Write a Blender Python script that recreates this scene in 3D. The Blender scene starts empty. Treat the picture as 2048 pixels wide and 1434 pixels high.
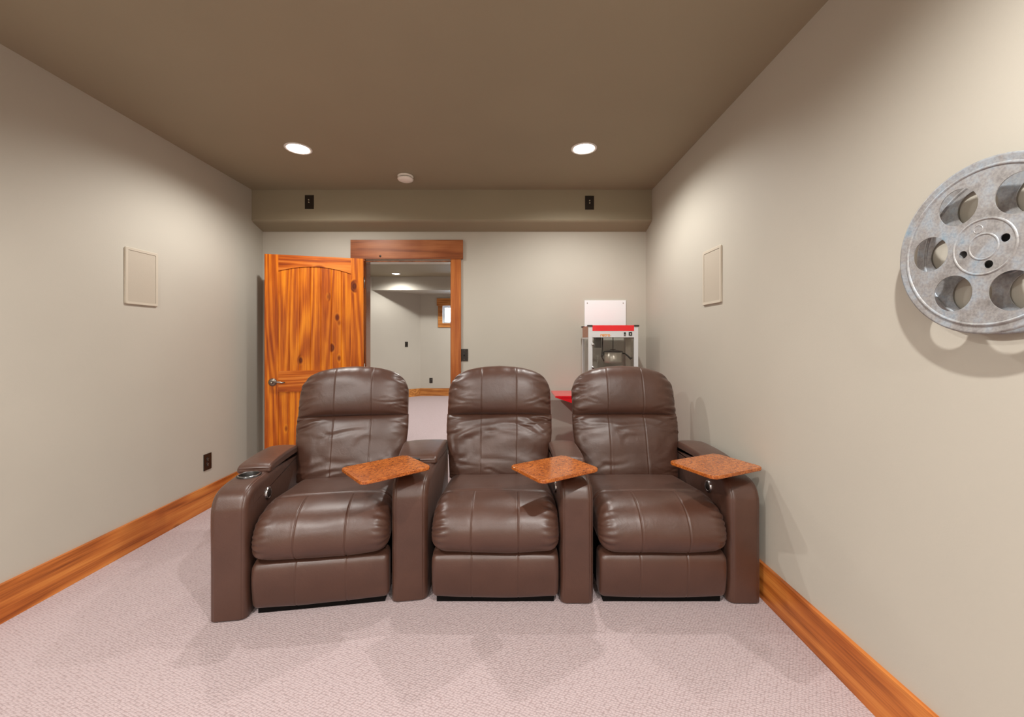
import bpy, bmesh, math, random
from mathutils import Vector, Matrix, noise

S = bpy.context.scene
C = S.collection
PI = math.pi
random.seed(4)

# ------------------------------------------------------------------ camera
cam_d = bpy.data.cameras.new('camera')
cam_d.sensor_width = 36.0
cam_d.lens = 36.0 * 820 / 2048
cam_d.shift_x = 1 / 2048
cam_d.shift_y = -36 / 2048
cam_d.clip_start = 0.02
cam = bpy.data.objects.new('camera', cam_d)
C.objects.link(cam)
cam.location = (0, 0, 1.335)
cam.rotation_euler = (PI / 2, 0, 0)
S.camera = cam

# ------------------------------------------------------------------ world, exposure
w = bpy.data.worlds.new('daylight')
S.world = w
w.use_nodes = True
bg = w.node_tree.nodes['Background']
bg.inputs[0].default_value = (0.62, 0.82, 1.0, 1)
bg.inputs[1].default_value = 9.0
S.view_settings.view_transform = 'Standard'
S.view_settings.look = 'None'
S.view_settings.gamma = 1.0
S.view_settings.exposure = 0.0
S.view_settings.use_curve_mapping = False
S.cycles.max_bounces = 10
S.cycles.diffuse_bounces = 6
S.cycles.glossy_bounces = 4
S.cycles.transmission_bounces = 8
S.cycles.transparent_max_bounces = 8
S.cycles.sample_clamp_indirect = 6.0

LAMP_W = (76.0, 158.0, 265.0)         # watts of one recessed downlight
HALL_W = 128.0

# ------------------------------------------------------------------ helpers
def tag(o, label=None, cat=None, group=None, kind=None):
    if label: o['label'] = label
    if cat: o['category'] = cat
    if group: o['group'] = group
    if kind: o['kind'] = kind
    return o

def obj(name, bm, mat, parent=None, smooth=False, recalc=True):
    if recalc:
        bmesh.ops.recalc_face_normals(bm, faces=bm.faces[:])
    me = bpy.data.meshes.new(name)
    bm.to_mesh(me); bm.free()
    mats = mat if isinstance(mat, (list, tuple)) else [mat]
    for m in mats: me.materials.append(m)
    if smooth:
        for p in me.polygons: p.use_smooth = True
    o = bpy.data.objects.new(name, me)
    C.objects.link(o)
    if parent: o.parent = parent
    return o

def empty(name, loc=(0, 0, 0), rz=0.0, parent=None):
    o = bpy.data.objects.new(name, None)
    C.objects.link(o)
    o.empty_display_size = 0.1
    o.location = loc; o.rotation_euler = (0, 0, rz)
    if parent: o.parent = parent
    return o

def box(bm, x0, x1, y0, y1, z0, z1, mi=0):
    v = [bm.verts.new((x, y, z)) for z in (z0, z1) for y in (y0, y1) for x in (x0, x1)]
    fs = [(0, 2, 3, 1), (4, 5, 7, 6), (0, 1, 5, 4), (2, 6, 7, 3), (0, 4, 6, 2), (1, 3, 7, 5)]
    out = []
    for f in fs:
        fc = bm.faces.new([v[i] for i in f]); fc.material_index = mi; out.append(fc)
    return out

def prism(bm, pts, axis, a, b, mi=0):
    """pts: 2D outline; extruded along axis from a to b"""
    def mk(p, t):
        if axis == 'x': return (t, p[0], p[1])
        if axis == 'y': return (p[0], t, p[1])
        return (p[0], p[1], t)
    A = [bm.verts.new(mk(p, a)) for p in pts]
    B = [bm.verts.new(mk(p, b)) for p in pts]
    n = len(pts)
    fs = [bm.faces.new(A), bm.faces.new(B[::-1])]
    for i in range(n):
        fs.append(bm.faces.new((A[i], B[i], B[(i + 1) % n], A[(i + 1) % n])))
    for f in fs: f.material_index = mi
    return fs

def bevel_all(bm, w_, seg=2, angle=0.5):
    es = [e for e in bm.edges if len(e.link_faces) == 2 and e.calc_face_angle(0) > angle]
    bmesh.ops.bevel(bm, geom=es, offset=w_, segments=seg, affect='EDGES', profile=0.5, clamp_overlap=True)

def lathe(bm, prof, seg=32, M=Matrix(), mi=0):
    """prof: list of (r, z); revolved about z"""
    rings = []
    for r, z in prof:
        if r < 1e-6:
            rings.append([bm.verts.new(M @ Vector((0, 0, z)))])
        else:
            rings.append([bm.verts.new(M @ Vector((r * math.cos(2 * PI * k / seg), r * math.sin(2 * PI * k / seg), z))) for k in range(seg)])
    for a, b in zip(rings, rings[1:]):
        for k in range(seg):
            q = []
            for v in (a[k % len(a)], a[(k + 1) % seg % len(a)], b[(k + 1) % seg % len(b)], b[k % len(b)]):
                if v not in q: q.append(v)
            if len(q) > 2:
                f = bm.faces.new(q); f.material_index = mi; f.smooth = True

def tube(bm, pts, r, seg=8, mi=0):
    pts = [Vector(p) for p in pts]
    rs = r if isinstance(r, (list, tuple)) else [r] * len(pts)
    rings = []
    for i, p in enumerate(pts):
        d = (pts[min(i + 1, len(pts) - 1)] - pts[max(i - 1, 0)]).normalized()
        up = Vector((0, 0, 1)) if abs(d.z) < 0.95 else Vector((1, 0, 0))
        a = d.cross(up).normalized(); b = d.cross(a).normalized()
        rings.append([bm.verts.new(p + (a * math.cos(2 * PI * k / seg) + b * math.sin(2 * PI * k / seg)) * rs[i]) for k in range(seg)])
    for A, B in zip(rings, rings[1:]):
        for k in range(seg):
            f = bm.faces.new((A[k], A[(k + 1) % seg], B[(k + 1) % seg], B[k])); f.material_index = mi; f.smooth = True
    f = bm.faces.new(rings[0][::-1]); f.material_index = mi
    f = bm.faces.new(rings[-1]); f.material_index = mi

def catmull(pts, n=8, closed=True):
    out = []
    m = len(pts)
    for i in range(m if closed else m - 1):
        p0, p1, p2, p3 = (pts[(i + k - 1) % m] if closed else pts[max(0, min(m - 1, i + k - 1))] for k in range(4))
        for j in range(n):
            t = j / n
            out.append(tuple(0.5 * (2 * p1[c] + (p2[c] - p0[c]) * t + (2 * p0[c] - 5 * p1[c] + 4 * p2[c] - p3[c]) * t * t
                                    + (3 * p1[c] - p0[c] - 3 * p2[c] + p3[c]) * t ** 3) for c in (0, 1)))
    if not closed: out.append(pts[-1])
    return out

def interp(tab, x):
    if x <= tab[0][0]: return tab[0][1]
    for (a, fa), (b, fb) in zip(tab, tab[1:]):
        if x <= b:
            t = (x - a) / (b - a); return fa + (fb - fa) * t
    return tab[-1][1]

def sstep(a, b, x):
    t = max(0.0, min(1.0, (x - a) / (b - a))); return t * t * (3 - 2 * t)

def spow(v, e):
    return math.copysign(abs(v) ** e, v)

def loft(bm, prof, hw, R, disp=None, nx=40, extra=(), xf=None, mi=0):
    """closed (y,z) outline swept over x in [-hw,hw]; the long edges are rounded with radius R"""
    n = len(prof)
    area = sum(prof[i][0] * prof[(i + 1) % n][1] - prof[(i + 1) % n][0] * prof[i][1] for i in range(n))
    sg = 1 if area > 0 else -1
    nor = []
    for i in range(n):
        a = prof[i - 1]; b = prof[(i + 1) % n]
        d = Vector((b[0] - a[0], b[1] - a[1])).normalized()
        nor.append((d.y * sg, -d.x * sg))
    xs = set()
    for k in range(nx + 1): xs.add(round(-hw + R + (2 * hw - 2 * R) * k / nx, 5))
    for k in range(1, 9):
        a = PI / 2 * k / 8
        xs.add(round(hw - R + R * math.sin(a), 5)); xs.add(round(-(hw - R + R * math.sin(a)), 5))
    for e in extra:
        for dlt in (-0.010, -0.006, -0.003, -0.0012, 0, 0.0012, 0.003, 0.006, 0.010): xs.add(round(e + dlt, 5))
    xs = sorted(xs)
    rings = []
    for x in xs:
        q = max(0.0, (abs(x) - (hw - R)) / R) if R > 0 else 0
        h = R * (1 - math.sqrt(max(0.0, 1 - q * q)))
        ring = []
        for i in range(n):
            d = -h
            if disp: d += disp(x, prof[i][0], prof[i][1], i / n, nor[i])
            p = Vector((x, prof[i][0] + nor[i][0] * d, prof[i][1] + nor[i][1] * d))
            if xf: p = xf(p)
            ring.append(bm.verts.new(p))
        rings.append(ring)
    for A, B in zip(rings, rings[1:]):
        for i in range(n):
            f = bm.faces.new((A[i], A[(i + 1) % n], B[(i + 1) % n], B[i])); f.smooth = True; f.material_index = mi
    for r in (rings[0], rings[-1]):
        f = bm.faces.new(r); f.material_index = mi

# ------------------------------------------------------------------ materials
def new_mat(name):
    m = bpy.data.materials.new(name); m.use_nodes = True
    nt = m.node_tree
    return m, nt, nt.nodes, nt.links, nt.nodes['Principled BSDF']

def plain(name, col, rough=0.5, metal=0.0, spec=0.5, emit=None, es=0.0, bump=0.0, bscale=200, coat=0.0):
    m, nt, N, L, P = new_mat(name)
    P.inputs['Base Color'].default_value = (*col, 1)
    P.inputs['Roughness'].default_value = rough
    P.inputs['Metallic'].default_value = metal
    P.inputs['Specular IOR Level'].default_value = spec
    P.inputs['Coat Weight'].default_value = coat
    if emit:
        P.inputs['Emission Color'].default_value = (*emit, 1)
        P.inputs['Emission Strength'].default_value = es
    tc = N.new('ShaderNodeTexCoord'); nz = N.new('ShaderNodeTexNoise')
    nz.inputs['Scale'].default_value = bscale; nz.inputs['Detail'].default_value = 3
    L.new(tc.outputs['Object'], nz.inputs['Vector'])
    if bump:
        b = N.new('ShaderNodeBump'); b.inputs['Strength'].default_value = bump; b.inputs['Distance'].default_value = 0.002
        L.new(nz.outputs['Fac'], b.inputs['Height']); L.new(b.outputs['Normal'], P.inputs['Normal'])
    # a little roughness variation
    mr = N.new('ShaderNodeMapRange')
    mr.inputs['To Min'].default_value = max(0, rough - 0.05); mr.inputs['To Max'].default_value = min(1, rough + 0.05)
    L.new(nz.outputs['Fac'], mr.inputs['Value']); L.new(mr.outputs['Result'], P.inputs['Roughness'])
    return m

def ramp(N, stops):
    r = N.new('ShaderNodeValToRGB')
    el = r.color_ramp.elements
    while len(el) > 1: el.remove(el[-1])
    el[0].position = stops[0][0]; el[0].color = (*stops[0][1], 1)
    for p, c in stops[1:]:
        e = el.new(p); e.color = (*c, 1)
    return r

def paint(name, col, bump=0.12):
    m, nt, N, L, P = new_mat(name)
    tc = N.new('ShaderNodeTexCoord')
    n1 = N.new('ShaderNodeTexNoise'); n1.inputs['Scale'].default_value = 1.3; n1.inputs['Detail'].default_value = 2
    L.new(tc.outputs['Object'], n1.inputs['Vector'])
    r = ramp(N, [(0.3, tuple(c * 0.97 for c in col)), (0.7, tuple(min(1, c * 1.03) for c in col))])
    L.new(n1.outputs['Fac'], r.inputs['Fac']); L.new(r.outputs['Color'], P.inputs['Base Color'])
    n2 = N.new('ShaderNodeTexNoise'); n2.inputs['Scale'].default_value = 160; n2.inputs['Detail'].default_value = 4
    L.new(tc.outputs['Object'], n2.inputs['Vector'])
    b = N.new('ShaderNodeBump'); b.inputs['Strength'].default_value = bump; b.inputs['Distance'].default_value = 0.002
    L.new(n2.outputs['Fac'], b.inputs['Height']); L.new(b.outputs['Normal'], P.inputs['Normal'])
    P.inputs['Roughness'].default_value = 0.62
    P.inputs['Specular IOR Level'].default_value = 0.25
    return m

def carpet_mat():
    m, nt, N, L, P = new_mat('loop pile carpet')
    tc = N.new('ShaderNodeTexCoord')
    mp = N.new('ShaderNodeMapping'); mp.inputs['Scale'].default_value = (1, 1.35, 1)
    mp.inputs['Rotation'].default_value = (0, 0, 0.5)
    L.new(tc.outputs['Object'], mp.inputs['Vector'])
    v = N.new('ShaderNodeTexVoronoi'); v.inputs['Scale'].default_value = 82; v.inputs['Randomness'].default_value = 0.42
    L.new(mp.outputs['Vector'], v.inputs['Vector'])
    r = ramp(N, [(0.0, (0.515, 0.42, 0.428)), (0.46, (0.485, 0.39, 0.398)), (0.70, (0.37, 0.285, 0.285))])
    L.new(v.outputs['Distance'], r.inputs['Fac'])
    n = N.new('ShaderNodeTexNoise'); n.inputs['Scale'].default_value = 260; n.inputs['Detail'].default_value = 3
    L.new(tc.outputs['Object'], n.inputs['Vector'])
    r2 = ramp(N, [(0.3, (0.90, 0.89, 0.89)), (0.7, (1.0, 1.0, 1.0))])
    L.new(n.outputs['Fac'], r2.inputs['Fac'])
    mx = N.new('ShaderNodeMix'); mx.data_type = 'RGBA'; mx.blend_type = 'MULTIPLY'; mx.inputs[0].default_value = 1
    L.new(r.outputs['Color'], mx.inputs[6]); L.new(r2.outputs['Color'], mx.inputs[7])
    L.new(mx.outputs[2], P.inputs['Base Color'])
    inv = N.new('ShaderNodeMath'); inv.operation = 'MULTIPLY_ADD'; inv.inputs[1].default_value = -1; inv.inputs[2].default_value = 1
    L.new(v.outputs['Distance'], inv.inputs[0])
    ad = N.new('ShaderNodeMath'); ad.operation = 'MULTIPLY_ADD'; ad.inputs[1].default_value = 0.35
    L.new(n.outputs['Fac'], ad.inputs[0]); L.new(inv.outputs[0], ad.inputs[2])
    b = N.new('ShaderNodeBump'); b.inputs['Strength'].default_value = 0.8; b.inputs['Distance'].default_value = 0.005
    L.new(ad.outputs[0], b.inputs['Height']); L.new(b.outputs['Normal'], P.inputs['Normal'])
    P.inputs['Roughness'].default_value = 0.95
    P.inputs['Specular IOR Level'].default_value = 0.1
    P.inputs['Sheen Weight'].default_value = 0.15
    return m

def leather_mat():
    m, nt, N, L, P = new_mat('brown leather')
    tc = N.new('ShaderNodeTexCoord')
    n1 = N.new('ShaderNodeTexNoise'); n1.inputs['Scale'].default_value = 5; n1.inputs['Detail'].default_value = 4
    L.new(tc.outputs['Object'], n1.inputs['Vector'])
    r = ramp(N, [(0.3, (0.058, 0.0235, 0.0145)), (0.7, (0.076, 0.032, 0.020))])
    L.new(n1.outputs['Fac'], r.inputs['Fac']); L.new(r.outputs['Color'], P.inputs['Base Color'])
    v = N.new('ShaderNodeTexVoronoi'); v.inputs['Scale'].default_value = 420
    L.new(tc.outputs['Object'], v.inputs['Vector'])
    n2 = N.new('ShaderNodeTexNoise'); n2.inputs['Scale'].default_value = 22; n2.inputs['Detail'].default_value = 5; n2.inputs['Distortion'].default_value = 0.6
    L.new(tc.outputs['Object'], n2.inputs['Vector'])
    b1 = N.new('ShaderNodeBump'); b1.inputs['Strength'].default_value = 0.20; b1.inputs['Distance'].default_value = 0.0012
    L.new(v.outputs['Distance'], b1.inputs['Height'])
    b2 = N.new('ShaderNodeBump'); b2.inputs['Strength'].default_value = 0.22; b2.inputs['Distance'].default_value = 0.008
    L.new(n2.outputs['Fac'], b2.inputs['Height']); L.new(b1.outputs['Normal'], b2.inputs['Normal'])
    L.new(b2.outputs['Normal'], P.inputs['Normal'])
    P.inputs['Roughness'].default_value = 0.40
    P.inputs['Specular IOR Level'].default_value = 0.45
    P.inputs['Coat Weight'].default_value = 0.45
    P.inputs['Coat Roughness'].default_value = 0.36
    P.inputs['Sheen Weight'].default_value = 0.06
    P.inputs['Sheen Roughness'].default_value = 0.4
    P.inputs['Sheen Tint'].default_value = (0.9, 0.78, 0.74, 1)
    return m

def wood(name, axis, dark, mid, light, rings=26, rough=0.38, coat=0.10, knots=True, seed=0.0, kscale=4.0):
    """stained pine; the grain runs along 'axis' of the object's own coordinates"""
    m, nt, N, L, P = new_mat(name)
    tc = N.new('ShaderNodeTexCoord')
    mp = N.new('ShaderNodeMapping')
    sc = {'x': (0.07, 1, 1), 'y': (1, 0.07, 1), 'z': (1, 1, 0.07)}[axis]
    mp.inputs['Scale'].default_value = sc; mp.inputs['Location'].default_value = (seed, seed * 1.7, seed * 0.6)
    L.new(tc.outputs['Object'], mp.inputs['Vector'])
    low = N.new('ShaderNodeTexNoise'); low.inputs['Scale'].default_value = 5.5; low.inputs['Detail'].default_value = 1.5
    L.new(mp.outputs['Vector'], low.inputs['Vector'])
    # knots
    mk = N.new('ShaderNodeMapping')
    ks = {'x': (0.55, 1, 1), 'y': (1, 0.55, 1), 'z': (1, 1, 0.55)}[axis]
    mk.inputs['Scale'].default_value = ks; mk.inputs['Location'].default_value = (seed * 2.1, seed, seed * 3.3)
    L.new(tc.outputs['Object'], mk.inputs['Vector'])
    vo = N.new('ShaderNodeTexVoronoi'); vo.inputs['Scale'].default_value = kscale
    L.new(mk.outputs['Vector'], vo.inputs['Vector'])
    kr = N.new('ShaderNodeMapRange'); kr.inputs['From Min'].default_value = 0.0; kr.inputs['From Max'].default_value = 0.20
    kr.inputs['To Min'].default_value = 1.0 if knots else 0.0; kr.inputs['To Max'].default_value = 0.0
    kr.interpolation_type = 'SMOOTHSTEP'
    L.new(vo.outputs['Distance'], kr.inputs['Value'])
    ph = N.new('ShaderNodeMath'); ph.operation = 'MULTIPLY_ADD'; ph.inputs[1].default_value = 0.22
    L.new(kr.outputs['Result'], ph.inputs[0]); L.new(low.outputs['Fac'], ph.inputs[2])
    mu = N.new('ShaderNodeMath'); mu.operation = 'MULTIPLY'; mu.inputs[1].default_value = rings * 6.283
    L.new(ph.outputs[0], mu.inputs[0])
    si = N.new('ShaderNodeMath'); si.operation = 'SINE'; L.new(mu.outputs[0], si.inputs[0])
    # fine fibres
    mf = N.new('ShaderNodeMapping')
    fs = {'x': (0.03, 1, 1), 'y': (1, 0.03, 1), 'z': (1, 1, 0.03)}[axis]
    mf.inputs['Scale'].default_value = fs
    L.new(tc.outputs['Object'], mf.inputs['Vector'])
    fn = N.new('ShaderNodeTexNoise'); fn.inputs['Scale'].default_value = 130; fn.inputs['Detail'].default_value = 3
    L.new(mf.outputs['Vector'], fn.inputs['Vector'])
    a = N.new('ShaderNodeMath'); a.operation = 'MULTIPLY_ADD'; a.inputs[1].default_value = 0.11; a.inputs[2].default_value = 0.30
    L.new(si.outputs[0], a.inputs[0])
    a2 = N.new('ShaderNodeMath'); a2.operation = 'MULTIPLY_ADD'; a2.inputs[1].default_value = 0.45
    L.new(fn.outputs['Fac'], a2.inputs[0]); L.new(a.outputs[0], a2.inputs[2])
    r = ramp(N, [(0.30, dark), (0.50, mid), (0.72, light)])
    L.new(a2.outputs[0], r.inputs['Fac'])
    # blotchy stain
    bl = N.new('ShaderNodeTexNoise'); bl.inputs['Scale'].default_value = 3.5; bl.inputs['Detail'].default_value = 4
    L.new(mk.outputs['Vector'], bl.inputs['Vector'])
    br = ramp(N, [(0.35, (0.72, 0.58, 0.5)), (0.55, (1, 1, 1))])
    L.new(bl.outputs['Fac'], br.inputs['Fac'])
    mx = N.new('ShaderNodeMix'); mx.data_type = 'RGBA'; mx.blend_type = 'MULTIPLY'; mx.inputs[0].default_value = 0.8
    L.new(r.outputs['Color'], mx.inputs[6]); L.new(br.outputs['Color'], mx.inputs[7])
    # knot centre
    kc = ramp(N, [(0.0, tuple(c * 0.25 for c in dark)), (0.10, tuple(c * 0.7 for c in dark)), (0.17, (1, 1, 1))])
    L.new(vo.outputs['Distance'], kc.inputs['Fac'])
    mx2 = N.new('ShaderNodeMix'); mx2.data_type = 'RGBA'; mx2.blend_type = 'MULTIPLY'; mx2.inputs[0].default_value = 0.85 if knots else 0.0
    L.new(mx.outputs[2], mx2.inputs[6]); L.new(kc.outputs['Color'], mx2.inputs[7])
    L.new(mx2.outputs[2], P.inputs['Base Color'])
    b = N.new('ShaderNodeBump'); b.inputs['Strength'].default_value = 0.08; b.inputs['Distance'].default_value = 0.002
    L.new(a2.outputs[0], b.inputs['Height']); L.new(b.outputs['Normal'], P.inputs['Normal'])
    P.inputs['Roughness'].default_value = rough
    P.inputs['Specular IOR Level'].default_value = 0.3
    P.inputs['Coat Weight'].default_value = coat; P.inputs['Coat Roughness'].default_value = 0.18
    return m

def burl_mat():
    m, nt, N, L, P = new_mat('burl wood tray')
    tc = N.new('ShaderNodeTexCoord')
    mp = N.new('ShaderNodeMapping'); mp.inputs['Scale'].default_value = (0.55, 1, 1)
    L.new(tc.outputs['Object'], mp.inputs['Vector'])
    n = N.new('ShaderNodeTexNoise'); n.inputs['Scale'].default_value = 105; n.inputs['Detail'].default_value = 5; n.inputs['Distortion'].default_value = 1.2
    L.new(mp.outputs['Vector'], n.inputs['Vector'])
    r = ramp(N, [(0.32, (0.15, 0.030, 0.006)), (0.44, (0.36, 0.092, 0.017)), (0.62, (0.53, 0.165, 0.032))])
    L.new(n.outputs['Fac'], r.inputs['Fac'])
    n2 = N.new('ShaderNodeTexNoise'); n2.inputs['Scale'].default_value = 9; n2.inputs['Detail'].default_value = 2
    L.new(tc.outputs['Object'], n2.inputs['Vector'])
    r2 = ramp(N, [(0.35, (0.72, 0.66, 0.6)), (0.62, (1, 1, 1))])
    L.new(n2.outputs['Fac'], r2.inputs['Fac'])
    mx = N.new('ShaderNodeMix'); mx.data_type = 'RGBA'; mx.blend_type = 'MULTIPLY'; mx.inputs[0].default_value = 0.8
    L.new(r.outputs['Color'], mx.inputs[6]); L.new(r2.outputs['Color'], mx.inputs[7])
    L.new(mx.outputs[2], P.inputs['Base Color'])
    P.inputs['Roughness'].default_value = 0.22
    P.inputs['Specular IOR Level'].default_value = 0.35
    P.inputs['Coat Weight'].default_value = 0.45; P.inputs['Coat Roughness'].default_value = 0.08
    return m

def galvanised():
    m, nt, N, L, P = new_mat('weathered galvanised metal')
    tc = N.new('ShaderNodeTexCoord')
    n = N.new('ShaderNodeTexNoise'); n.inputs['Scale'].default_value = 16; n.inputs['Detail'].default_value = 7; n.inputs['Roughness'].default_value = 0.65
    L.new(tc.outputs['Object'], n.inputs['Vector'])
    r = ramp(N, [(0.33, (0.25, 0.24, 0.23)), (0.47, (0.37, 0.365, 0.36)), (0.60, (0.39, 0.43, 0.47)), (0.72, (0.26, 0.37, 0.46))])
    L.new(n.outputs['Fac'], r.inputs['Fac'])
    n2 = N.new('ShaderNodeTexNoise'); n2.inputs['Scale'].default_value = 160; n2.inputs['Detail'].default_value = 3
    L.new(tc.outputs['Object'], n2.inputs['Vector'])
    r2 = ramp(N, [(0.35, (0.80, 0.80, 0.82)), (0.6, (1, 1, 1))])
    L.new(n2.outputs['Fac'], r2.inputs['Fac'])
    mx = N.new('ShaderNodeMix'); mx.data_type = 'RGBA'; mx.blend_type = 'MULTIPLY'; mx.inputs[0].default_value = 1
    L.new(r.outputs['Color'], mx.inputs[6]); L.new(r2.outputs['Color'], mx.inputs[7])
    L.new(mx.outputs[2], P.inputs['Base Color'])
    P.inputs['Metallic'].default_value = 0.35; P.inputs['Roughness'].default_value = 0.48
    return m

def glass_mat(name='clear glass', tint=(0.98, 0.985, 0.98), mixf=0.12):
    m = bpy.data.materials.new(name); m.use_nodes = True
    nt = m.node_tree; N = nt.nodes; L = nt.links
    N.clear()
    out = N.new('ShaderNodeOutputMaterial'); mix = N.new('ShaderNodeMixShader')
    tr = N.new('ShaderNodeBsdfTransparent'); gl = N.new('ShaderNodeBsdfGlossy'); fr = N.new('ShaderNodeFresnel')
    tr.inputs[0].default_value = (*tint, 1); gl.inputs['Roughness'].default_value = 0.04; fr.inputs[0].default_value = 1.5
    hf = N.new('ShaderNodeMath'); hf.operation = 'MULTIPLY'; hf.inputs[1].default_value = 0.5
    L.new(fr.outputs[0], hf.inputs[0]); L.new(hf.outputs[0], mix.inputs[0]); L.new(tr.outputs[0], mix.inputs[1]); L.new(gl.outputs[0], mix.inputs[2])
    L.new(mix.outputs[0], out.inputs[0])
    return m

M_wall = paint('taupe wall paint', (0.475, 0.448, 0.387))
M_ceil = paint('taupe paint shaded for ceiling', (0.305, 0.264, 0.186))  # wall paint made darker, the shade overhead is put into the colour
M_carpet = carpet_mat()
M_leather = leather_mat()
M_burl = burl_mat()
DK, MD, LT = (0.22, 0.030, 0.002), (0.52, 0.115, 0.003), (0.78, 0.25, 0.010)
M_door_v = wood('stained pine door stile', 'z', DK, MD, LT, rings=9, seed=1.3, kscale=4.4)
M_door_h = wood('stained pine door rail', 'x', DK, MD, (0.75, 0.26, 0.04), rings=9, seed=4.1, kscale=3.5)
M_door_p = wood('stained pine door panel', 'z', (0.25, 0.034, 0.002), (0.56, 0.135, 0.003), (0.82, 0.28, 0.011), rings=8, seed=7.7, kscale=5.6)
M_trim_h = wood('stained pine casing', 'x', (0.17, 0.050, 0.018), (0.34, 0.115, 0.040), (0.45, 0.17, 0.062), rings=6, seed=2.6, kscale=3.0)
M_trim_v = wood('stained pine upright casing', 'z', (0.20, 0.045, 0.012), (0.42, 0.125, 0.030), (0.56, 0.21, 0.05), rings=6, seed=9.2, kscale=3.5)
M_base_y = wood('stained pine baseboard', 'y', (0.24, 0.060, 0.010), (0.52, 0.155, 0.028), (0.68, 0.26, 0.055), rings=7, seed=5.5, kscale=4.2)
M_base_x = wood('stained pine cross baseboard', 'x', (0.24, 0.080, 0.018), (0.52, 0.21, 0.05), (0.68, 0.32, 0.09), rings=7, seed=3.9, kscale=2.6)
M_metal = galvanised()
M_black = plain('black plastic', (0.012, 0.009, 0.008), 0.35)
M_bronze = plain('dark bronze plate', (0.016, 0.011, 0.008), 0.30, bump=0.05)
M_shadow = plain('shade black recliner frame', (0.006, 0.005, 0.005), 0.9, spec=0.1)  # base frame, near-black stands in for the shade under the footrest
M_chrome = plain('brushed chrome', (0.55, 0.55, 0.56), 0.22, 1.0)
M_nickel = plain('aged nickel', (0.26, 0.23, 0.20), 0.30, 1.0)
M_gold = plain('brass contacts', (0.62, 0.55, 0.42), 0.3, 0.8)
M_white = plain('white plastic', (0.86, 0.82, 0.76), 0.4)
M_board = plain('white acrylic board', (0.80, 0.84, 0.87), 0.3)
M_spk = plain('painted speaker frame', (0.52, 0.47, 0.385), 0.5)
M_grille = plain('painted speaker grille', (0.455, 0.405, 0.33), 0.65, bump=0.5, bscale=500)
M_red = plain('red enamel', (0.80, 0.012, 0.02), 0.25, coat=0.5)
M_alu = plain('white painted aluminium', (0.66, 0.66, 0.67), 0.35)
M_steel = plain('stainless steel', (0.46, 0.41, 0.35), 0.32, 0.45)
M_dsteel = plain('dark steel', (0.06, 0.05, 0.045), 0.4, 0.6)
M_side_refl = plain('reflection tinted panel', (0.42, 0.19, 0.12), 0.4, 0.2)  # reddish brown reflection painted as the side band's colour
M_orange = plain('orange lettering', (0.85, 0.30, 0.02), 0.4)
M_glass = glass_mat()
M_vinyl = plain('white window vinyl', (0.75, 0.75, 0.75), 0.4)
M_lens = plain('downlight lens', (0.9, 0.9, 0.9), 0.4, emit=(1.0, 0.93, 0.82), es=26.0)
M_trimw = plain('white downlight trim', (0.75, 0.73, 0.70), 0.4)

# ------------------------------------------------------------------ room shell
XL, XR, YB, YN, H = -2.42, 1.309, 3.99, -3.6, 2.74
DX0, DX1, DH = -1.42, -0.588, 2.10       # doorway
T = 0.12

def struct(name, bm, m, parent=None):
    o = obj(name, bm, m, parent)
    if not parent: o['kind'] = 'structure'
    return o

bm = bmesh.new(); box(bm, -5.0, 3.2, YN - T, 10.2, -0.10, 0.0)
struct('floor', bm, M_carpet)
bm = bmesh.new(); box(bm, XL - T, XR + T, YN - T, YB + T, H, H + 0.12)
struct('ceiling', bm, M_ceil)
bm = bmesh.new(); box(bm, XL - T, XL, YN, YB, 0, H)
struct('wall_left', bm, M_wall)
bm = bmesh.new(); box(bm, XR, XR + T, YN, YB, 0, H)
struct('wall_right', bm, M_wall)
bm = bmesh.new(); box(bm, XL - T, XR + T, YN - T, YN, 0, H)
struct('wall_front', bm, M_wall)
bm = bmesh.new()
prism(bm, [(-5.0, 0), (DX0 - .012, 0), (DX0 - .012, DH + .012), (DX1 + .012, DH + .012), (DX1 + .012, 0), (3.2, 0), (3.2, H), (-5.0, H)], 'y', YB, YB + T)
struct('wall_back', bm, M_wall)
# dropped soffit along the back wall, its front lower edge bull-nosed
bm = bmesh.new()
prism(bm, [(3.818, H), (3.818, 2.462), (3.822, 2.452), (3.832, 2.444), (3.852, 2.436), (3.99, 2.394), (3.99, H)], 'x', XL, XR)
struct('trim_soffit', bm, M_ceil)  # takes the darkened paint, so its shade sits in the colour

def baseboard(name, x0, x1, y0, y1, m, h=0.184):
    bm = bmesh.new(); box(bm, x0, x1, y0, y1, 0, h); bevel_all(bm, 0.0025, 2)
    struct(name, bm, m)
baseboard('baseboard_left', XL, XL + .018, YN, YB, M_base_y)
baseboard('baseboard_right', XR - .018, XR, YN, YB, M_base_y)
baseboard('baseboard_back', DX1 + .098, XR - .018, YB - .018, YB, M_base_x)
baseboard('baseboard_back_left', XL + .018, DX0 - .098, YB - .018, YB, M_base_x)
baseboard('baseboard_front', XL + .018, XR - .018, YN, YN + .018, M_base_x)

# doorway trim
bm = bmesh.new(); box(bm, -1.556, -0.470, YB - .028, YB, 2.124, 2.308); bevel_all(bm, .003, 2)
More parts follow.
